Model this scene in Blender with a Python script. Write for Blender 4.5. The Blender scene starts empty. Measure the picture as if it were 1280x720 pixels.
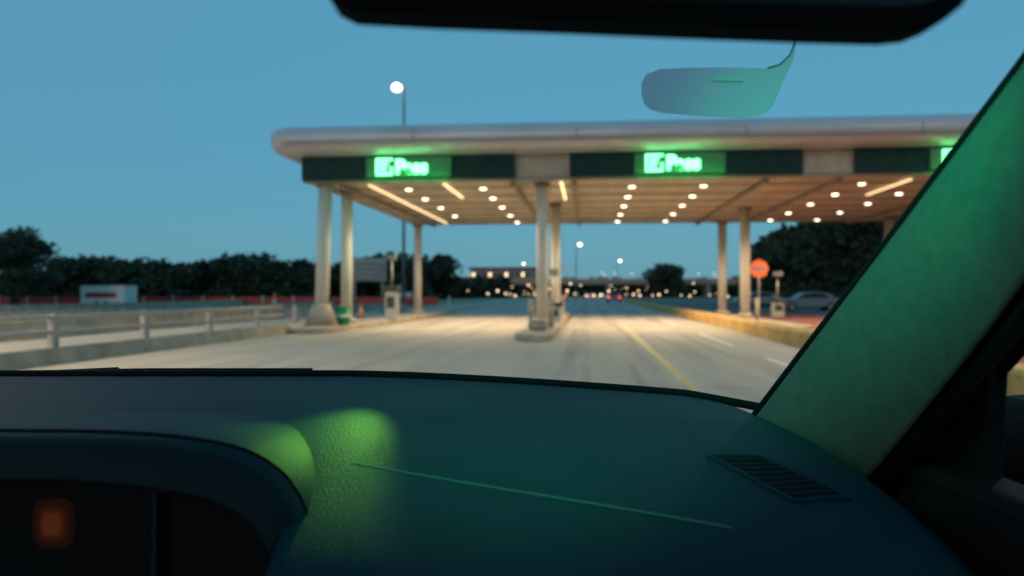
import bpy, bmesh, math, random
import numpy as np
from mathutils import Vector, Matrix
random.seed(4); rng=np.random.default_rng(4)
sc=bpy.context.scene
YAW=math.atan(0.095)
sc.view_settings.view_transform='Standard'; sc.view_settings.look='None'; sc.view_settings.exposure=0

# ---------------------------------------------------------------- materials
def mat(name,col,rough=.6,metal=0,emit=None,es=0,noise=0,nscale=5,bump=0,bscale=40,spec=.5,stretch=None,col2=None):
    m=bpy.data.materials.new(name); m.use_nodes=True
    nt=m.node_tree; b=nt.nodes['Principled BSDF']
    b.inputs['Base Color'].default_value=(*col,1)
    b.inputs['Roughness'].default_value=rough; b.inputs['Metallic'].default_value=metal
    b.inputs['Specular IOR Level'].default_value=spec
    if emit: 
        b.inputs['Emission Color'].default_value=(*emit,1); b.inputs['Emission Strength'].default_value=es
    if noise or bump:
        tc=nt.nodes.new('ShaderNodeTexCoord'); mp=nt.nodes.new('ShaderNodeMapping')
        nt.links.new(tc.outputs['Object'],mp.inputs['Vector'])
        if stretch: mp.inputs['Scale'].default_value=stretch
    if noise:
        n=nt.nodes.new('ShaderNodeTexNoise'); n.inputs['Scale'].default_value=nscale; n.inputs['Detail'].default_value=6
        nt.links.new(mp.outputs[0],n.inputs['Vector'])
        r=nt.nodes.new('ShaderNodeValToRGB')
        r.color_ramp.elements[0].position=.3; r.color_ramp.elements[1].position=.7
        c2=col2 or tuple(c*(1-noise) for c in col)
        r.color_ramp.elements[0].color=(*c2,1); r.color_ramp.elements[1].color=(*col,1)
        nt.links.new(n.outputs['Fac'],r.inputs[0]); nt.links.new(r.outputs[0],b.inputs['Base Color'])
    if bump:
        n2=nt.nodes.new('ShaderNodeTexNoise'); n2.inputs['Scale'].default_value=bscale; n2.inputs['Detail'].default_value=4
        nt.links.new(tc.outputs['Object'],n2.inputs['Vector'])
        bp=nt.nodes.new('ShaderNodeBump'); bp.inputs['Strength'].default_value=bump; bp.inputs['Distance'].default_value=.01
        nt.links.new(n2.outputs['Fac'],bp.inputs['Height']); nt.links.new(bp.outputs[0],b.inputs['Normal'])
    return m
M={}
M['road']=mat('road_concrete',(.42,.375,.315),.8,noise=.20,nscale=1.0,stretch=(1.4,.12,1),bump=.3,bscale=12,spec=.3)
M['ground']=mat('ground_mat',(.16,.15,.12),.95,noise=.4,nscale=.15)
M['asphalt']=mat('asphalt_mat',(.10,.10,.10),.85,noise=.3,nscale=1)
M['joint']=mat('joint_sealant',(.22,.20,.18),.85)
M['conc']=mat('kerb_concrete',(.42,.36,.28),.8,noise=.4,nscale=2,bump=.3)
M['kwarm']=mat('kerb_warm_lit',(.62,.36,.10),.75,noise=.45,nscale=2.5,bump=.3)  # orange in the kerb colour stands in for warm lamplight on it
M['mulch']=mat('mulch_mat',(.26,.075,.05),.95,noise=.6,nscale=4,bump=.6)
M['yellow']=mat('yellow_paint',(.62,.45,.16),.6,noise=.35,nscale=8)
M['white']=mat('white_paint',(.75,.73,.68),.6,noise=.25,nscale=8)
M['col']=mat('column_paint',(.66,.60,.53),.45,noise=.18,nscale=2,stretch=(1,1,.4))
M['roof']=mat('roof_metal',(.60,.56,.58),.38,metal=.15,noise=.15,nscale=.6)
M['soffit']=mat('soffit_panel',(.50,.42,.33),.6,noise=.25,nscale=1.0,stretch=(3,.15,1))
M['beam']=mat('soffit_beam',(.26,.22,.18),.6)
M['sign']=mat('sign_panel_dark',(.011,.045,.042),.6,noise=.3,nscale=3,spec=.15)
M['lens']=mat('sign_halo_face',(.07,.24,.12),.6,spec=.2)  # green put into the face colour to carry the halo around the text
M['lamp']=mat('lamp_warm',(1,.9,.7),.5,emit=(1,.84,.58),es=6)
M['strip']=mat('strip_warm',(1,.85,.6),.5,emit=(1,.72,.38),es=1.8)
M['greenw']=mat('led_green_white',(.3,.9,.5),.5,emit=(.16,1,.32),es=4.2)
M['metal']=mat('galv_metal',(.40,.39,.37),.5,metal=.5,noise=.2)
M['pole']=mat('pole_steel',(.16,.17,.17),.6,noise=.2)
M['dark']=mat('dark_plastic',(.025,.03,.032),.5)
M['greenp']=mat('green_plastic',(.01,.25,.10),.5,noise=.2)
M['orange']=mat('orange_plastic',(.70,.14,.05),.5,emit=(1,.2,.05),es=.10)  # faint emission stands in for light on the plastic, which is no lamp
M['red']=mat('red_panel',(.42,.02,.02),.5,noise=.3,nscale=.5)
M['billb']=mat('sign_grey',(.20,.22,.24),.6,noise=.2)
M['leaf']=mat('foliage',(.035,.062,.034),.9,noise=.6,nscale=.7)
M['bark']=mat('bark',(.07,.05,.035),.9,noise=.4)
M['glass']=mat('car_glass',(.01,.015,.02),.1)
M['tire']=mat('tyre',(.02,.02,.02),.9)
M['tail']=mat('tail_light',(.6,.02,.01),.4,emit=(1,.05,.02),es=4)
M['head']=mat('head_light',(1,.9,.8),.4,emit=(1,.85,.6),es=3)
M['wall']=mat('building_wall',(.38,.25,.22),.8,noise=.2)
M['pink']=mat('bridge_concrete',(.52,.34,.26),.8,noise=.2,nscale=.3)

# ---------------------------------------------------------------- helpers
def empty(name,loc=(0,0,0),rz=0):
    e=bpy.data.objects.new(name,None); sc.collection.objects.link(e); e.location=loc; e.rotation_euler=(0,0,rz); return e
def mk(name,verts,faces,m,parent=None,smooth=False):
    me=bpy.data.meshes.new(name); me.from_pydata([tuple(v) for v in verts],[],[tuple(f) for f in faces]); me.update()
    o=bpy.data.objects.new(name,me); sc.collection.objects.link(o)
    me.materials.append(M[m] if isinstance(m,str) else m)
    if smooth:
        for p in me.polygons: p.use_smooth=True
    if parent: o.parent=parent
    return o
def fixn(o):
    bm=bmesh.new(); bm.from_mesh(o.data); bmesh.ops.recalc_face_normals(bm,faces=bm.faces); bm.to_mesh(o.data); bm.free()
def box(name,x0,x1,y0,y1,z0,z1,m,parent=None,bev=0):
    v=[(x,y,z) for x in(x0,x1) for y in(y0,y1) for z in(z0,z1)]
    f=[(0,1,3,2),(4,6,7,5),(0,4,5,1),(2,3,7,6),(0,2,6,4),(1,5,7,3)]
    o=mk(name,v,f,m,parent); fixn(o)
    if bev:
        b=o.modifiers.new('b','BEVEL'); b.width=bev; b.segments=3; b.limit_method='NONE'
    return o
def cyl(name,p0,p1,r0,r1,m,parent=None,n=20):
    p0=Vector(p0);p1=Vector(p1); d=(p1-p0).normalized(); a=d.orthogonal().normalized(); b=d.cross(a)
    v=[];f=[]
    for p,r in((p0,r0),(p1,r1)):
        for i in range(n):
            t=2*math.pi*i/n; v.append(p+a*math.cos(t)*r+b*math.sin(t)*r)
    for i in range(n): f.append((i,(i+1)%n,n+(i+1)%n,n+i))
    f.append(tuple(range(n-1,-1,-1))); f.append(tuple(range(n,2*n)))
    o=mk(name,v,f,m,parent)
    for p in o.data.polygons: p.use_smooth=len(p.vertices)==4
    return o
def sheet(name,x0,x1,y0,y1,z,m,parent=None):
    return mk(name,[(x0,y0,z),(x1,y0,z),(x1,y1,z),(x0,y1,z)],[(0,1,2,3)],m,parent)
def prism(name,outline,axis,a0,a1,m,parent=None,bev=0,smooth=False):
    v=[]
    for a in(a0,a1):
        for p in outline: v.append((a,p[0],p[1]) if axis=='x' else ((p[0],a,p[1]) if axis=='y' else (p[0],p[1],a)))
    n=len(outline); f=[(i,(i+1)%n,n+(i+1)%n,n+i) for i in range(n)]+[tuple(range(n)),tuple(range(2*n-1,n-1,-1))]
    o=mk(name,v,f,m,parent); fixn(o)
    if smooth:
        for p in o.data.polygons: p.use_smooth=len(p.vertices)==4
    if bev:
        b=o.modifiers.new('b','BEVEL'); b.width=bev; b.segments=3; b.limit_method='ANGLE'; b.angle_limit=.6
    return o
def tube(name,pts,r,m,parent=None):
    cu=bpy.data.curves.new(name,'CURVE'); cu.dimensions='3D'; cu.bevel_depth=r; cu.bevel_resolution=3; cu.use_fill_caps=True
    s=cu.splines.new('POLY'); s.points.add(len(pts)-1)
    for i,p in enumerate(pts): s.points[i].co=(*p,1)
    cu.materials.append(M[m] if isinstance(m,str) else m)
    o=bpy.data.objects.new(name,cu); sc.collection.objects.link(o)
    if parent:o.parent=parent
    return o
def cr(pts,k=4):
    P_=[np.array(p,float) for p in pts]; P_=[2*P_[0]-P_[1]]+P_+[2*P_[-1]-P_[-2]]; out=[]
    for i in range(1,len(P_)-2):
        a,b,c,d=P_[i-1:i+3]
        for j in range(k):
            t=j/k; out.append(tuple(.5*((2*b)+(-a+c)*t+(2*a-5*b+4*c-d)*t*t+(-a+3*b-3*c+d)*t**3)))
    out.append(tuple(P_[-2])); return out
def lamp(name,loc,e,col,r=.2,kind='POINT',parent=None,rot=(0,0,0),aim=None,**k):
    l=bpy.data.lights.new(name,kind); l.energy=e; l.color=col
    if kind!='SUN': l.shadow_soft_size=r
    for a,b in k.items(): setattr(l,a,b)
    o=bpy.data.objects.new(name,l); sc.collection.objects.link(o); o.location=loc; o.rotation_euler=rot
    if aim: o.rotation_euler=(Vector(aim)-Vector(loc)).to_track_quat('-Z','Y').to_euler()
    if parent:o.parent=parent
    return o
WARM=(1,.77,.50)

# ---------------------------------------------------------------- world
w=bpy.data.worlds.new("World"); sc.world=w; w.use_nodes=True
nt=w.node_tree; bg=nt.nodes['Background']
sky=nt.nodes.new('ShaderNodeTexSky'); sky.sky_type='NISHITA'; sky.sun_disc=False
sky.sun_elevation=math.radians(4); sky.sun_rotation=math.radians(200)
sky.air_density=1.0; sky.dust_density=.6; sky.ozone_density=4
K_=.05
mx=nt.nodes.new('ShaderNodeMix'); mx.data_type='RGBA'; mx.blend_type='ADD'; mx.inputs[0].default_value=1
nt.links.new(sky.outputs[0],mx.inputs[6]); mx.inputs[7].default_value=(.082/K_,.275/K_,.385/K_,1)
nt.links.new(mx.outputs[2],bg.inputs[0]); bg.inputs[1].default_value=K_
s=lamp('sun',(0,-50,60),.3,(1,.74,.58),kind='SUN',rot=(math.radians(80),0,math.radians(-20)),angle=math.radians(15))

# ---------------------------------------------------------------- ground and roads
sheet('ground',-3000,3000,-200,5000,-.02,'ground')
sheet('road',-10.3,5.6,-20,340,0,'road')
sheet('opposite_road',-60,-10.9,-20,200,-.006,'road')
sheet('service_road',14,40,20,120,-.004,'asphalt')
rm=empty('road_markings')
sheet('yellow_line',1.45,1.60,4,36,.004,'yellow',rm)
for i,y in enumerate((9,19.5,33,50,70)): sheet('white_dash_%d'%i,3.74,3.86,y+2,y+8.5,.004,'white',rm)
sheet('edge_line',-2.55,-2.47,60,120,.004,'white',rm)
sheet('edge_line_far',-8.7,-8.58,3,120,.004,'yellow',rm)
for i,y in enumerate(range(6,80,6)): sheet('joint_%d'%i,-8.5,5.35,y,y+.03,.0045,'joint',rm)
for i,x in enumerate((-6.3,-3.2)): sheet('long_joint_%d'%i,x,x+.03,3,90,.0055,'joint',rm)
# tyre-darkened wheel tracks
trk=bpy.data.materials.new('tyre_track'); trk.use_nodes=True; tn=trk.node_tree; tb=tn.nodes['Principled BSDF']; tb.inputs['Base Color'].default_value=(.16,.14,.12,1); tb.inputs['Roughness'].default_value=.8
tcx=tn.nodes.new('ShaderNodeTexCoord'); mpx=tn.nodes.new('ShaderNodeMapping'); mpx.inputs['Scale'].default_value=(2.2,.10,1); nsx=tn.nodes.new('ShaderNodeTexNoise'); nsx.inputs['Scale'].default_value=1.3; nsx.inputs['Detail'].default_value=5
tn.links.new(tcx.outputs['Object'],mpx.inputs[0]); tn.links.new(mpx.outputs[0],nsx.inputs['Vector'])
mr=tn.nodes.new('ShaderNodeMapRange'); mr.inputs[1].default_value=.42; mr.inputs[2].default_value=.75; mr.inputs[3].default_value=0; mr.inputs[4].default_value=.26; tn.links.new(nsx.outputs['Fac'],mr.inputs[0])
trn=tn.nodes.new('ShaderNodeBsdfTransparent'); mss=tn.nodes.new('ShaderNodeMixShader'); tn.links.new(mr.outputs[0],mss.inputs[0]); tn.links.new(trn.outputs[0],mss.inputs[1]); tn.links.new(tb.outputs[0],mss.inputs[2]); tn.links.new(mss.outputs[0],tn.nodes['Material Output'].inputs[0])
for i,x in enumerate((-.55,.75,-7.3,-5.6,-4.4,2.1,3.0)): sheet('wheel_track_%d'%i,x,x+.6,2,110,.0075,trk,rm)

# right kerb
prism('kerb',[(5.4,0),(5.44,.36),(5.5,.42),(6.0,.42),(6.05,.0)],'y',-5,140,'kwarm')
sheet('planting_bed',6.05,14,5,56,.03,'mulch')

# left kerb wall + railing
prism('kerb',[(-10.9,0),(-10.87,.28),(-10.8,.32),(-10.35,.32),(-10.28,.0)],'y',-5,27,'conc')
rl=empty('guard_rail')
for k,z in enumerate((.92,.62)): tube('rail_%d'%k,[(-10.6,-2,z),(-10.6,27,z)],.045,'metal',rl)
for i in range(10): box('post_%d'%i,-10.68,-10.52,1.8+3.3*i-.08-3.3,1.8+3.3*i+.08-3.3,.3,.97,'metal',rl,bev=.02)
for k,(x,h) in enumerate(((-17,.55),(-24,.6),(-33,.7))):
    prism('concrete_barrier',[(x-.3,0),(x-.28,.1),(x-.12,.3),(x-.09,h),(x+.09,h),(x+.12,.3),(x+.28,.1),(x+.3,0)],'y',4+k*10,140,'conc')
rf=empty('tail_light_strip')
box('panel',-95,-14,74,74.1,.25,1.0,'red',rf)  # red strip stands in for streaks of traffic tail lights
for i in range(28): box('post_%d'%i,-94+3*i,-93.85+3*i,73.85,73.98,0,1.1,'metal',rf)

# ---------------------------------------------------------------- toll islands
def island(x0,x1,y0,y1):
    e=empty('toll_island'); n=8; r=(x1-x0)/2; cx=(x0+x1)/2
    out=[(cx+r*math.cos(math.pi+math.pi*i/n),y0+1.6*r*math.sin(math.pi+math.pi*i/n)) for i in range(n+1)]+[(x1,y1),(x0,y1)]
    prism('kerb_slab',out,'z',0,.2,'conc',e,bev=.03); return e
isl=island(-2.15,-1.05,23.5,52)
box('nose_block',-1.9,-1.3,25.2,26.6,.2,.55,'conc',isl,bev=.12)
island(-10.3,-8.9,27.3,54); island(6.7,8.1,30,54); island(15.4,16.8,30,54)

# ---------------------------------------------------------------- canopy
tp=empty('toll_plaza_canopy')
ZS=5.43
prof=[(28.35,6.30),(27.9,6.30),(27.5,6.36),(27.2,6.50),(27.05,6.72),(27.05,6.92),(27.18,7.12),(27.45,7.26),(27.9,7.34),(33,7.5),(42,7.5),(46.8,7.3),(47.3,6.9),(47,6.3)]
cy,cz=37,6.82
xs=[(-11.25,.55),(-11.15,.80),(-10.95,.93),(-10.6,1.0),(26,1.0)]
v=[];f=[];n=len(prof)
for x,sx in xs:
    for (y,z) in prof: v.append((x,cy+(y-cy)*(1-(1-sx)*.12),cz+(z-cz)*sx))
for k in range(len(xs)-1):
    for i in range(n): f.append((k*n+i,k*n+(i+1)%n,(k+1)*n+(i+1)%n,(k+1)*n+i))
f.append(tuple(range(n))); f.append(tuple(range(len(v)-n,len(v))))
o=mk('roof_shell',v,f,'roof',tp,True); fixn(o)
em=o.modifiers.new('e','EDGE_SPLIT'); em.split_angle=math.radians(50)
box('roof_seam_trim',-10.6,26,27.01,27.06,6.60,6.63,'beam',tp)
for i in range(6): box('roof_joint_%d'%i,-6+5.6*i,-5.97+5.6*i,27.03,27.06,6.64,7.0,'beam',tp)
box('soffit_box',-10.3,25,28.3,46.9,ZS,6.295,'soffit',tp)
for i,y in enumerate(np.arange(30.2,46.8,2.6)): box('cross_joint_%d'%i,-10.28,24.9,y,y+.10,ZS-.04,ZS-.002,'beam',tp)
for i,x in enumerate((-9.0,-2.7,-.5,6.2,8.7,14.6)): box('long_beam_%d'%i,x-.08,x+.08,28.6,46.6,ZS-.16,ZS-.045,'beam',tp)
box('front_drip_edge',-10.32,25,28.2,28.28,ZS-.05,ZS+.08,'beam',tp)
signx=[(-10.3,-2.6),(-.64,7.3),(9.0,17.2)]
for i,(a,b) in enumerate(signx): box('sign_panel_%d'%i,a,b,28.02,28.18,5.47,6.28,'sign',tp,bev=.02)
def led(x):
    e=empty('toll_lane_sign',(x,27.94,5.88))
    box('cabinet',-.4,2.7,-.02,.06,-.36,.36,'lens',e,bev=.02)  # green face added behind the text to widen its glow
    t=.08;s=.30;cx=.28
    box('icon_top',cx-s,cx+s,-.06,-.03,s-t,s,'greenw',e); box('icon_bottom',cx-s,cx+s,-.06,-.03,-s,-s+t,'greenw',e)
    box('icon_left',cx-s,cx-s+t,-.06,-.03,-s+t+.002,s-t-.002,'greenw',e); box('icon_right',cx+s-t,cx+s,-.06,-.03,-s+t+.002,.0,'greenw',e)
    for k,z in enumerate((.12,0,-.12)): box('icon_bar_%d'%k,cx-.17,cx+.15-.04*k,-.06,-.03,z-.035,z+.035,'greenw',e)
    cu=bpy.data.curves.new('pass_text','FONT'); cu.body='Pass'; cu.size=.68; cu.extrude=.015; cu.offset=.034
    t=bpy.data.objects.new('pass_text',cu); sc.collection.objects.link(t); t.parent=e; t.location=(.68,-.05,-.23); t.rotation_euler=(math.pi/2,0,0)
    cu.materials.append(M['greenw'])
    for k in range(4):
        xx=.0+.75*k
        lamp('sign_halo_fill_%d'%k,(xx,-.50,-.52),40,(.0,1,.2),.05,'SPOT',parent=e,rot=(math.radians(50),0,0),spot_size=math.radians(110),spot_blend=.9)  # spots added in front of the panel to throw the green halo
        lamp('sign_halo_fill_down_%d'%k,(xx,-.3,-.58),7,(.0,1,.2),.05,parent=e)  # added lights for the halo along the lower edge of the sign
for x in(-7.5,2.0,11.8): led(x)
dl=empty('canopy_downlights')
for x in(-6.9,-4,1.65,4.3,10,12.5,18.5):
    for y in(30.4,33.6,37.2,41.2,45.2):
        if random.random()<.08: continue
        cyl('lens',(x,y,ZS-.065),(x,y,ZS-.03),.12,.12,'lamp',dl,12)
        cyl('bezel',(x,y,ZS-.029),(x,y,ZS-.004),.2,.2,'metal',dl,14)
for x in(-5.5,3.0,11.3):
    for y in(30.5,36,42):
        lamp('downlight_bulb',(x,y,ZS-.2),1400,WARM,.35,'SPOT',parent=dl,spot_size=math.radians(160),spot_blend=.6)
st=empty('canopy_strip_lights')
for x,y0,y1,z in((-8.0,28.7,45,ZS-.07),(-5.2,28.6,33,ZS-.07),(11.2,29,33.5,ZS-.07),(-.95,28.6,34,ZS-.07)):
    box('strip',x-.045,x+.045,y0,y1,z-.03,z,'strip',st)
def column(x,y,r=.25,base=.2,lean=0):
    e=empty('canopy_column',(x,y,0))
    cyl('shaft',(0,0,base+.25),(lean,0,ZS-.17),r,r,'col',e,28)
    cyl('footing',(0,0,base),(0,0,base+.25),r*1.9,r*1.25,'conc',e,28)
    cyl('cap_plate',(lean,0,ZS-.168),(lean,0,ZS-.03),r*1.35,r*1.35,'beam',e,28)
    return e
for x,y,r,l in((-9.75,28.6,.25,.15),(-9.5,30.9,.22,0),(-9.9,46,.22,0),(-1.66,29.2,.22,0),(-1.45,36,.21,0),(7.4,38.7,.23,0),(7.5,45.8,.23,0),(15.9,44,.28,0)):
    column(x,y,r,lean=l)
cyl('footing_cone',(-9.75+0,28.6,.2),(-9.75,28.6,1.0),.62,.3,'conc',tp,28)

def cabinet(x,y,h=1.7,nm='toll_equipment'):
    e=empty(nm,(x,y,.2))
    box('body',-.28,.28,-.25,.25,0,h*.75,'metal',e,bev=.04); box('hood',-.36,.36,-.36,.3,h*.75+.002,h*.9,'dark',e,bev=.04)
    cyl('mast',(0,0,h*.9),(0,0,h+1.0),.05,.05,'metal',e); box('reader',-.2,.2,-.3,.12,h+1.002,h+1.25,'billb',e,bev=.03)
    box('panel',-.18,.18,-.275,-.253,h*.3,h*.6,'dark',e); return e
cabinet(-8.95+.0,36,1.7); cabinet(-1.35,31.8,.9); cabinet(9.3,40.5,1.0); cabinet(-1.6,45,1.4)
gb=empty('green_barrel',(-9.1,29.1,.2))
cyl('body',(0,0,0),(0,0,.62),.24,.27,'greenp',gb); cyl('rim',(0,0,.62),(0,0,.68),.30,.29,'greenp',gb); cyl('band',(0,0,.3),(0,0,.38),.275,.278,'white',gb)
def bollard(x,y):
    e=empty('bollard',(x,y,.2)); cyl('post',(0,0,0),(0,0,.95),.09,.09,'conc',e); cyl('cap',(0,0,.95),(0,0,1.0),.09,.03,'conc',e); cyl('band',(0,0,.6),(0,0,.72),.095,.095,'yellow',e)
for x,y in((-1.1-.15,27.4),(-1.95,27.4),(7.0,34)): bollard(x,y)
def cone(x,y,h=.9):
    e=empty('traffic_cone',(x,y,0)); box('base',-.28*h,.28*h,-.28*h,.28*h,0,.05,'dark',e)
    cyl('lower',(0,0,.05),(0,0,h*.45),.2*h,.12*h,'orange',e); cyl('stripe',(0,0,h*.45),(0,0,h*.62),.12*h,.085*h,'white',e); cyl('tip',(0,0,h*.62),(0,0,h),.085*h,.03*h,'orange',e)
cone(-24.2,60,1.35); cone(-13,45,.8)
os_=empty('traffic_sign',(9.35,45,0))
cyl('post',(0,0.06,0),(0,.06,3.0),.05,.05,'metal',os_)
cyl('plate',(0,0,2.72),(0,.04,2.72),.52,.52,'orange',os_,8); box('legend',-.36,.36,-.015,-.003,2.64,2.80,'billb',os_)
gs=empty('guide_sign',(-15.4,55,0)); box('panel',-1.35,1.35,0,.08,2.2,3.85,'billb',gs,bev=.02); box('border_top',-1.2,1.2,-.02,-.003,3.62,3.68,'white',gs)
for i,z in enumerate((3.2,2.8,2.5)): box('legend_%d'%i,-.9,.9-.3*i,-.02,-.003,z,z+.05,'metal',gs)
for x in(-1,1): cyl('leg',(x,.16,0),(x,.16,3.8),.07,.07,'metal',gs)

def street_lamp(x,y,h,side=1,e=0,rl=.35,arm=.7):
    p=empty('street_lamp',(x,y,0)); a=side*arm
    cyl('pole',(0,0,0),(0,0,h),.13,.08,'pole',p); cyl('base',(0,0,0),(0,0,.5),.24,.2,'conc',p)
    tube('arm',[(0,0,h-.05),(a*.4,0,h+.2),(a,0,h+.25)],.04,'pole',p)
    box('housing',a-.35,a+.35,-.16,.16,h+.24,h+.36,'dark',p,bev=.04)
    bm=bmesh.new(); bmesh.ops.create_uvsphere(bm,u_segments=16,v_segments=8,radius=rl); me=bpy.data.meshes.new('globe'); bm.to_mesh(me); bm.free()
    g=bpy.data.objects.new('globe',me); sc.collection.objects.link(g); g.parent=p; g.location=(a,0,h+.1); g.scale=(1,1,.8); me.materials.append(M['lamp'])
    if e: lamp('bulb',(a,-.1,h-.5),e,WARM,.3,'SPOT',parent=p,spot_size=math.radians(150 if e>3000 else 80),spot_blend=.8)
    return p
street_lamp(-14.0,60,17.0,-1,0,.40,.55)
street_lamp(-27,26,11,1,9000); street_lamp(-14.5,11,10,1,5600); street_lamp(13,17,11,-1,5200)  # out of frame, added to throw warm light on the roads
street_lamp(-2.2,150,10.3,1,0,.36); street_lamp(-28.4,150,8,1,0,.36); street_lamp(32,45,11,-1,9000,.4)  # the last one is out of frame, added for its light
for x,y,h in((8,220,10),(22,260,11),(-20,240,10),(46,240,11)): street_lamp(x,y,h,1,0,.36)

# ---------------------------------------------------------------- overpass, building
ov=empty('highway_overpass'); box('deck',-62,50,262,273,4.2,5.2,'pink',ov); box('parapet',-62,50,261.6,261.98,5.0,6.0,'pink',ov)
for i,x in enumerate((-60,-44,-28,-12,6,22,38)): box('pier_%d'%i,x,x+1.4,263,272,0,4.19,'conc',ov)
box('abutment',50.01,60,262,273,0,5.6,'pink',ov)
bd=empty('distant_building'); box('walls',-62,-28,420,440,0,14,'wall',bd); box('wing',-80,-62.1,425,440,0,10,'wall',bd); box('roof',-63,-27,419,441,14.01,14.8,'dark',bd)
for i in range(11):
    for j in range(3): box('window_%d_%d'%(i,j),-61+2.9*i,-59.6+2.9*i,419.8,419.97,2+4*j,4+4*j,'glass' if (i*j)%3 else 'strip',bd)
pts=[];fc=[]
def blob(c,r):
    b=len(pts)
    for d in((1,0,0),(-1,0,0),(0,1,0),(0,-1,0),(0,0,1),(0,0,-1)): pts.append((c[0]+d[0]*r,c[1]+d[1]*r,c[2]+d[2]*r))
    for t in((0,2,4),(2,1,4),(1,3,4),(3,0,4),(2,0,5),(1,2,5),(3,1,5),(0,3,5)): fc.append(tuple(b+i for i in t))
for i in range(70):
    y=random.uniform(150,258); x=random.gauss(-.015,.065)*y; blob((x,y,random.choice([.8,.8,1.0,1.2,1.8,2.5,3.2])),random.uniform(.10,.26))
for i in range(12):
    blob((random.uniform(-50,45),261,random.uniform(6.3,8)),.18)
for i in range(10):
    y=random.uniform(110,160); blob((random.uniform(.08,.3)*y,y,random.uniform(.8,3)),.13)
mk('distant_lights',pts,fc,mat('distant_lamp',(1,.8,.5),.5,emit=(1,.66,.36),es=3.6))

# ---------------------------------------------------------------- vehicles
def car(nm,x,y,rz,col,lit=True):
    e=empty(nm,(x,y,0),rz); pm=mat('car_paint',col,.3,metal=.2,noise=.05)
    body=[(-2.2,.35),(-2.25,.75),(-2.15,.98),(-1.6,1.02),(-1.05,1.40),(-.2,1.47),(.5,1.40),(1.15,1.0),(2.0,.86),(2.2,.65),(2.2,.35)]
    win=[(-1.35,1.02),(-.95,1.34),(-.2,1.40),(.42,1.33),(.95,1.02)]; W=.88
    prism('body',body,'x',-W,W,pm,e,bev=.06)
    for s_ in(-1,1):
        prism('side_window',win,'x',s_*(W+.003),s_*(W+.012),'glass',e)
        for yy in(-1.4,1.4):
            cyl('wheel',(s_*(W-.18),yy,.34),(s_*(W+.02),yy,.34),.34,.34,'tire',e,20); cyl('hub',(s_*(W+.021),yy,.34),(s_*(W+.03),yy,.34),.2,.18,'metal',e,12)
        box('tail_lamp',s_*(W-.3),s_*(W-.05),-2.30,-2.255,.72,.88,'tail' if lit else 'red',e)
        box('head_lamp',s_*(W-.35),s_*(W-.06),2.18,2.24,.60,.74,'head' if lit else 'glass',e)
    prism('rear_glass',[(-.7,0),(.7,0),(.58,.4),(-.58,.4)],'y',0,.02,'glass',e).location=(0,-1.66,1.04); e.children[-1].rotation_euler=(math.radians(-54),0,0)
    return e
car('parked_car',16.5,62,math.pi/2,(.25,.25,.27),False); car('parked_car',22,59,math.pi/2,(.25,.05,.045),False); car('parked_car',27.5,62,math.pi/2,(.08,.1,.14),False); car('parked_car',16,78,math.pi/2,(.3,.3,.3),False)
car('car',3.5,110,0,(.2,.2,.22)); car('car',-4.5,135,0,(.35,.3,.3)); car('car',.2,170,0,(.5,.5,.5)); car('car',-22,95,math.pi,(.4,.4,.4)); car('car',4.2,150,math.pi,(.3,.3,.3))
ct=empty('cargo_trailer',(-41.5,66,0))
box('box_body',-2.0,2.0,-1,1,.45,2.0,'white',ct,bev=.06); box('red_stripe',-1.5,1.3,-1.03,-1.003,1.0,1.4,'red',ct); box('chassis',-1.9,2.9,-.8,.8,.32,.44,'dark',ct)
for x in(-.5,.35): cyl('wheel',(x,-1.02,.32),(x,-.8,.32),.32,.32,'tire',ct)
cyl('jockey_leg',(2.7,0,0),(2.7,0,.5),.05,.05,'metal',ct); box('roof_cap',-2.03,2.03,-1.03,1.03,2.002,2.06,'metal',ct)

# ---------------------------------------------------------------- trees
def leaves(clumps,per,size):
    V=[];F=[];k=0
    for (c,r) in clumps:
        n=int(per)
        d=rng.normal(size=(n,3)); d/=np.linalg.norm(d,axis=1)[:,None]; rr=rng.random(n)**.45
        p=np.array(c)+d*rr[:,None]*np.array(r)
        a=rng.normal(size=(n,3)); a/=np.linalg.norm(a,axis=1)[:,None]; b=np.cross(a,rng.normal(size=(n,3))); b/=np.linalg.norm(b,axis=1)[:,None]
        s_=size*(.6+.8*rng.random(n))[:,None]
        q=np.stack([p-a*s_,p-b*s_*.6,p+a*s_,p+b*s_*.6],1).reshape(-1,3)
        V.append(q); F+= [(k+4*i,k+4*i+1,k+4*i+2,k+4*i+3) for i in range(n)]; k+=4*n
    return np.concatenate(V),F
def tree(x,y,h,wd):
    e=empty('tree',(x,y,0))
    cyl('trunk',(0,0,0),(.1,0,h*.55),.22,.12,'bark',e,10)
    cl=[]
    for i in range(20):
        a=random.uniform(0,6.28); q=random.uniform(.1,1); z=h*random.uniform(.22,.93); fall=math.sin(min(1,(h-z)/h*1.8)*1.5)
        c=(math.cos(a)*wd*.5*q*fall,math.sin(a)*wd*.5*q*fall,z); cl.append((c,(wd*.19,wd*.19,h*.10)))
        if i<7: cyl('limb_%d'%i,(.05,0,h*.35),c,.08,.02,'bark',e,6)
    V,F=leaves(cl,260,.17); mk('crown',V.tolist(),F,'leaf',e)
for x,y,h,wd in((-50,60,6.9,8),(-45.5,60,6.2,7),(-57,62,8.0,9),(-52,68,7.6,8)): tree(x,y,h,wd)
def mass(nm,fn,n,per,size):
    cl=[]
    for i in range(n):
        x,y,h=fn(i/n); z=0
        while z<h:
            r=random.uniform(1.0,2.1); cl.append(((x+random.uniform(-2,2),y+random.uniform(-3,3),min(z+.8,h-r*.4)),(r*1.25,r*1.2,r))); z+=r*1.1
    V,F=leaves(cl,per,size); mk(nm,V.tolist(),F,'leaf')
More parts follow.
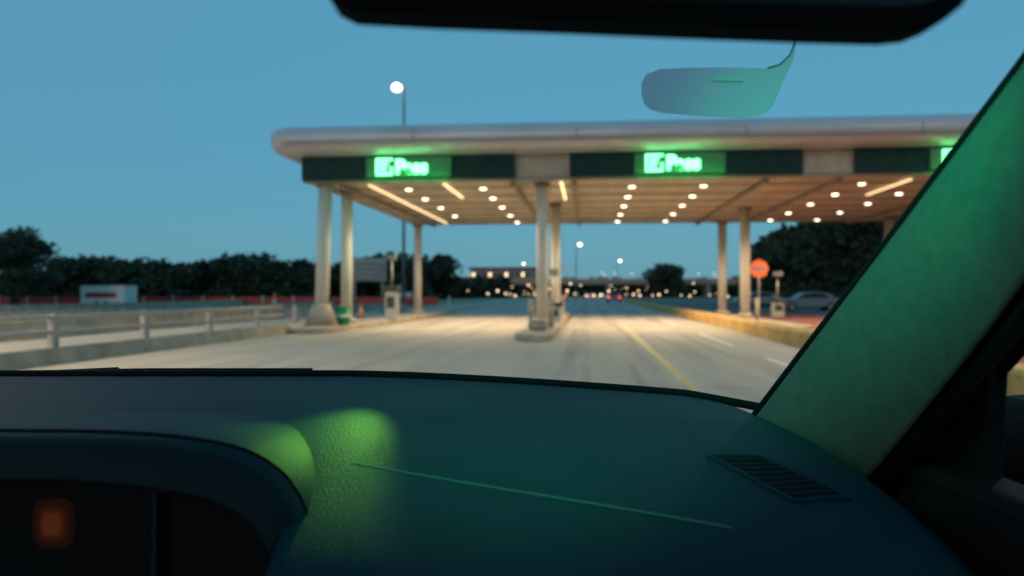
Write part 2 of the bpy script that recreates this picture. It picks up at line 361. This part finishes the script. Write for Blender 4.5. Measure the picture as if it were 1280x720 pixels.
mass('tree_line',lambda t:(-105+t*85,112+random.uniform(-3,6),random.uniform(4.6,6.0)-(1.6 if t<.32 else 0)+.5*math.sin(t*22)),130,130,.42)
mass('tree_line',lambda t:(-44+t*24,190+random.uniform(-3,6),random.uniform(3.4,5.0)),34,110,.5)
mass('tree_line',lambda t:(20.0+t*48,92+random.uniform(-6,6)-t*10,5.8+random.uniform(-.5,.6)+min(1,t*3.0)*8.2),200,130,.42)
mass('tree_line',lambda t:(-70+t*150,300+random.uniform(-6,6),random.uniform(4,6.5)),110,90,.8)
mass('tree_line',lambda t:(19.5+t*8,240+random.uniform(-3,3),9.5-5*abs(t-.4)),10,110,.6)

# ================================================================ CAR INTERIOR (x right, y forward, turned with the car)
dashm=mat('dash_vinyl',(.0036,.031,.044),.6,noise=.2,nscale=9,bump=.3,bscale=420,spec=.12)
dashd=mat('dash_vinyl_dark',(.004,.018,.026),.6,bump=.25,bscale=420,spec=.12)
blackm=mat('interior_black',(.004,.006,.008),.7,spec=.08)
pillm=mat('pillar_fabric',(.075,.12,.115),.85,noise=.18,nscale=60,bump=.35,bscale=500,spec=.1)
headl=mat('headliner_fabric',(.10,.11,.11),.9,bump=.2,bscale=400,spec=.1)
seam=mat('dash_seam',(.06,.16,.13),.6,spec=.2)  # lighter colour paints the soft glow along the crease
D=empty('dashboard',(0,0,0),YAW)
yz=[(1.2,1.275),(1.0,1.262),(.85,1.235),(.7,1.19),(.6,1.14),(.5,1.05),(.44,.93),(.42,.7)]
def zprof(y):
    for (a,za),(b,zb) in zip(yz,yz[1:]):
        if y>=b: 
            t=(a-y)/(a-b); return za+(zb-za)*t
    return yz[-1][1]
ys=[1.2,1.15,1.1,1.05,1.0,.97,.94,.92,.90,.88,.86,.84,.82,.80,.78,.76,.73,.7,.65,.6,.55,.5,.47,.44,.42]
def sm(y): return (zprof(y-.03)+zprof(y)*2+zprof(min(1.2,y+.03)))/4
def far(x):
    if x<-.25: return 1.2,0
    if x<.26: t=(x+.25)/.51; return 1.2-.03*t*t, -.026*t**1.4
    t=(x-.26)/.1; return 1.17-.08*t,-.026-.012*t
def dz(x,y):
    base=sm(y); fy,dd=far(x)
    z=base+dd*max(0,(y-.75)/.45)
    if x>.29 : z-=((x-.29)/.12)**2*.06
    sx=-.207-.07*min(1,max(0,(y-.74)/.14))
    z-=.4*min(1,max(0,(sx-x)/.02))*min(1,max(0,(.90-y)/.04))
    return z
xsn=np.concatenate([np.linspace(-1.1,-.31,20),np.linspace(-.30,-.17,22),np.linspace(-.16,.25,34),np.linspace(.265,.44,14)])
V=[];F=[]
for y in ys:
    for x in xsn:
        fy,dd=far(x); yy=.42+(y-.42)/(1.2-.42)*(fy-.42); V.append((x,yy,dz(x,y)))
nx=len(xsn)
for j in range(len(ys)-1):
    for i in range(nx-1): F.append((j*nx+i,(j+1)*nx+i,(j+1)*nx+i+1,j*nx+i+1))
o=mk('top_pad',V,F,dashm,D,True); ssd=o.modifiers.new('s','SUBSURF'); ssd.levels=1; ssd.render_levels=2
pts_c=[]
for x in np.linspace(-1.1,.37,40):
    fy,dd=far(x); pts_c.append((x,fy+.012,1.275+dd+.002))
tube('cowl_strip',pts_c,.006,blackm,D)
wp=empty('windshield_wiper',(0,0,0),YAW); tube('blade',[(-1.0,1.33,1.262),(-.6,1.33,1.269),(-.33,1.32,1.270)],.006,blackm,wp); tube('arm',[(-1.0,1.36,1.25),(-.66,1.34,1.268)],.008,blackm,wp)
# exact surface height at a true (x,y): invert the depth warp of the pad
def S(x,y):
    fy,dd=far(x); return dz(x,.42+(y-.42)*(1.2-.42)/(fy-.42))
tube('seam',[(x,y,S(x,y)-.0001) for x,y in [(-.164+.358*t,.82-.115*t) for t in np.linspace(0,1,30)]],.0009,seam,D)
def P(x,y,off=.002): return (x,y,S(x,y)+off)
q=[(.205,.835),(.258,.835),(.312,.742),(.262,.742)]
def Q(s,t): 
    a=(q[0][0]+(q[3][0]-q[0][0])*t,q[0][1]+(q[3][1]-q[0][1])*t); b=(q[1][0]+(q[2][0]-q[1][0])*t,q[1][1]+(q[2][1]-q[1][1])*t)
    return (a[0]+(b[0]-a[0])*s,a[1]+(b[1]-a[1])*s)
edge=[Q(s,0) for s in np.linspace(0,1,5)]+[Q(1,t) for t in np.linspace(0,1,9)[1:]]+[Q(s,1) for s in np.linspace(1,0,5)[1:]]+[Q(0,t) for t in np.linspace(1,0,9)[1:]]
tube('vent_frame',[P(*p,.001) for p in edge],.0022,dashm,D)
gv=[P(*Q(s,t),.0018) for t in np.linspace(0,1,9) for s in np.linspace(0,1,5)]
mk('vent_well',gv,[(j*5+i,j*5+i+1,j*5+i+6,j*5+i+5) for j in range(8) for i in range(4)],blackm,D)
for i in range(1,9): tube('vent_slat_%d'%i,[P(*Q(s,i/9),.0022) for s in np.linspace(.04,.96,5)],.0010,dashm,D)
outer=cr([(-1.1,1.268),(-.8,1.275),(-.46,1.275),(-.35,1.273),(-.285,1.267),(-.242,1.257),(-.212,1.240),(-.193,1.216),(-.183,1.185),(-.179,1.145),(-.178,1.0)],5)
inner=cr([(-1.1,1.225),(-.8,1.236),(-.448,1.238),(-.36,1.235),(-.300,1.228),(-.262,1.219),(-.236,1.206),(-.220,1.188),(-.210,1.165),(-.206,1.13),(-.205,1.0)],5)
rings=[]
rings.append([(x*.93-.02,1.04,min(z,1.262)-.018) for x,z in outer])
rings.append([(x*.97-.012,.92,z-.012) for x,z in outer])
rings.append([(x*.99-.004,.85,z-.007) for x,z in outer])
rings.append([(x,.80,z-.003) for x,z in outer])
rings.append([(x,.735,z) for x,z in outer])
rings.append([(x-.003,.722,z-.003) for x,z in outer])
rings.append([(x-.006,.716,z-.008) for x,z in outer])
rings.append([(x,.700,z) for x,z in inner])
rings.append([(x-.004,.702,z-.005) for x,z in inner])
rings.append([(x-.01,.82,z-.015) for x,z in inner])
V=[p for r in rings for p in r]; n=len(outer); F=[]
for j in range(len(rings)-1):
    for i in range(n-1): F.append((j*n+i,j*n+i+1,(j+1)*n+i+1,(j+1)*n+i))
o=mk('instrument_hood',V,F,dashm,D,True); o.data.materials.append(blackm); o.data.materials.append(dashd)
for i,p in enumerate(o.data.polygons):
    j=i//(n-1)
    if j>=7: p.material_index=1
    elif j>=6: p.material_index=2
gp=[(x-.0015,.731,z-.0010) for x,z in outer]
tube('hood_edge_groove',gp,.0022,blackm,D)
prism('display_glass',[(-1.1,.95),(-1.1,1.225),(-.30,1.222),(-.25,1.205),(-.225,1.18),(-.215,1.14),(-.212,.95)],'y',.815,.83,blackm,D)
def orng(n_,c,e): return mat(n_,(.03,.012,.008),.6,emit=c,es=e,spec=.05)
for i in range(7):
    r_=.026-.0026*i; e_=.0032*1.6**i
    prism('display_icon_%d'%i,[(-.465+r_*.85*math.copysign(abs(math.cos(a))**.6,math.cos(a)),1.166+r_*math.copysign(abs(math.sin(a))**.6,math.sin(a))) for a in np.linspace(0,2*math.pi,33)[:-1]],'y',.8148-.0008*(i+1),.8148-.0008*i-.0002,orng('display_orange_%d'%i,(1,.20,.06),e_),D)
box('display_bezel',-.36,-.355,.80,.8145,.95,1.20,dashd,D)
box('side_vent',.235,.30,.585,.61,1.10,1.135,blackm,D,bev=.005)
lamp('dash_patch_fill',(-.165,1.045,1.35),3.6,(.32,1,.08),.012,'SPOT',D,aim=(-.212,.86,1.235),spot_size=math.radians(50),spot_blend=1)  # added spot without a fixture, makes the green-yellow patch on the dash

# A pillar
PIL=empty('windshield_pillar',(0,0,0),YAW)
L=[(.312,1.10,1.192),(.33,1.05,1.243),(.3925,.875,1.42),(.455,.70,1.60),(.52,.52,1.79)]
R=[(.40,1.0,1.12),(.412,.94,1.178),(.425,.79,1.305),(.425,.64,1.42),(.455,.44,1.68)]
V=[];F=[];K=9
for a,b in zip(L,R):
    a=Vector(a);b=Vector(b); d=b-a; nrm=d.cross(Vector((.125,-.35,.36))).normalized()
    if nrm.y>0: nrm=-nrm
    for k in range(K):
        t=k/(K-1); V.append(a+d*t+nrm*(.022*math.sin(math.pi*t)**.8 if 0<t<1 else 0))
for j in range(len(L)-1):
    for i in range(K-1): F.append((j*K+i,j*K+i+1,(j+1)*K+i+1,(j+1)*K+i))
o=mk('trim_cover',V,F,pillm,PIL,True); ssd=o.modifiers.new('s','SUBSURF'); ssd.levels=2; ssd.render_levels=2
sol=o.modifiers.new('so','SOLIDIFY'); sol.thickness=.006; sol.offset=1
tube('frit_edge',[(x-.002,y+.012,z) for x,y,z in L],.0065,blackm,PIL)
tube('door_seal',[(x+.012,y-.0,z-.006) for x,y,z in R],.010,blackm,PIL)
V=[];F=[]
for (a,b) in zip(L,R): V+= [(a[0]+.002,a[1]+.02,a[2]-.004),(a[0]+.07,a[1]-.02,a[2]-.05),(b[0]+.05,b[1]+.01,b[2]-.008)]
for j in range(len(L)-1):
    for i in range(2): F.append((j*3+i,j*3+i+1,(j+1)*3+i+1,(j+1)*3+i))
mk('outer_skin',V,F,blackm,PIL)
RF=empty('car_roof',(0,0,0),YAW)
prism('headliner',[(.50,1.785),(.46,1.765),(.2,1.80),(-1.2,1.82),(-1.2,1.86),(.2,1.84),(.50,1.80)],'x',-1.25,.56,headl,RF,bev=.004)
DR=empty('car_door',(0,0,0),YAW)
prism('mirror_sail_panel',[(1.12,1.05),(1.12,1.24),(.90,1.34),(.785,1.372),(.775,1.365),(.79,1.225),(.79,1.05)],'x',.465,.485,blackm,DR,bev=.004)
prism('inner_panel',[(1.2,.5),(1.2,1.19),(.9,1.215),(-.5,1.225),(-.5,.5)],'x',.44,.50,blackm,DR,bev=.012)
prism('panel_filler',[(.30,.6),(1.1,.6),(1.1,1.17),(.85,1.14),(.70,1.06),(.55,.98),(.30,.9)],'x',.385,.44,blackm,DR,bev=.01)
tube('window_frame',[(.475,.785,1.36),(.48,.74,1.405),(.50,.62,1.50),(.53,.4,1.70)],.012,blackm,DR)
SM=empty('side_mirror',(0,0,0),YAW)
hs=[(.64,1.20),(.635,1.235),(.655,1.262),(.80,1.270),(.85,1.25),(.86,1.17),(.84,1.12),(.68,1.12),(.65,1.15)]
prism('housing',hs,'y',.98,1.09,blackm,SM,bev=.02); box('arm',.49,.66,1.02,1.07,1.15,1.18,blackm,SM,bev=.008)
prism('mirror_glass',[(x*.9+.075,z*.86+.168) for x,z in hs],'y',.972,.976,'glass',SM)

RM=empty('rearview_mirror',(0,0,.0075),YAW)
ol=[(-.109,1.585),(-.1085,1.568),(-.104,1.560),(-.094,1.555),(-.05,1.5525),(.03,1.5495),(.10,1.5465),(.18,1.5435),(.222,1.5425),(.236,1.544),(.248,1.549),(.258,1.557),(.265,1.568),(.268,1.585),(.266,1.61),(.25,1.625),(.08,1.632),(-.09,1.628),(-.106,1.61)]
prism('housing',ol,'y',.452,.490,blackm,RM,bev=.006)
prism('glass',[( (x-.08)*.965+.08,(z-1.588)*.80+1.590) for x,z in ol],'y',.4485,.4515,mat('mirror_tint',(.012,.03,.034),.35,spec=.4),RM)
cyl('stem',(.08,.48,1.60),(.10,.49,1.75),.010,.014,blackm,RM); cyl('mount',(.10,.48,1.74),(.102,.48,1.775),.03,.03,blackm,RM)
lamp('dash_green_fill',(.02,.50,1.735),11,(.0,1,.42),.02,'SPOT',RM,aim=(.0,.93,1.25),spot_size=math.radians(60),spot_blend=1)  # added green fill for the dash, not a lamp of the mirror
lamp('pillar_green_fill',(.16,.50,1.735),13,(.0,1,.36),.02,'SPOT',RM,aim=(.40,.90,1.47),spot_size=math.radians(62),spot_blend=1)  # added green fill that tints the pillar, no fixture there
tagm=bpy.data.materials.new('tag_plastic'); tagm.use_nodes=True; tn=tagm.node_tree; tb=tn.nodes['Principled BSDF']; tb.inputs['Base Color'].default_value=(.50,.30,.40,1); tb.inputs['Roughness'].default_value=.5
tr=tn.nodes.new('ShaderNodeBsdfTransparent'); tr.inputs[0].default_value=(.93,.90,.88,1); ms=tn.nodes.new('ShaderNodeMixShader'); ms.inputs[0].default_value=.32
tn.links.new(tr.outputs[0],ms.inputs[1]); tn.links.new(tb.outputs[0],ms.inputs[2]); tn.links.new(ms.outputs[0],tn.nodes['Material Output'].inputs[0])
TG=empty('windshield_tag',(0,0,0),YAW)
tg=[(.146,1.626),(.1465,1.637),(.151,1.646),(.1665,1.652),(.20,1.6535),(.234,1.654),(.288,1.653),(.3015,1.657),(.313,1.668),(.320,1.686),(.324,1.70),(.3255,1.70),(.3215,1.684),(.317,1.662),(.306,1.639),(.295,1.612),(.288,1.604),(.279,1.600),(.261,1.598),(.215,1.5995),(.171,1.603),(.156,1.607),(.149,1.614)]
prism('plate',tg,'y',.90,.903,tagm,TG)
tube('rim',[(x,.8995,z) for x,z in tg[6:12]],.0008,'dark',TG)
box('slot',.225,.26,.8975,.8995,1.638,1.6405,'metal',TG)

# ---------------------------------------------------------------- camera
cd=bpy.data.cameras.new('camera'); cam=bpy.data.objects.new('camera',cd); sc.collection.objects.link(cam); sc.camera=cam
cam.location=(0,0,1.4); cam.rotation_euler=(math.radians(90.34),0,YAW)
cd.lens=28.125; cd.sensor_width=36; cd.clip_start=.02; cd.clip_end=8000
cd.dof.use_dof=True; cd.dof.focus_distance=1.25; cd.dof.aperture_fstop=3.8
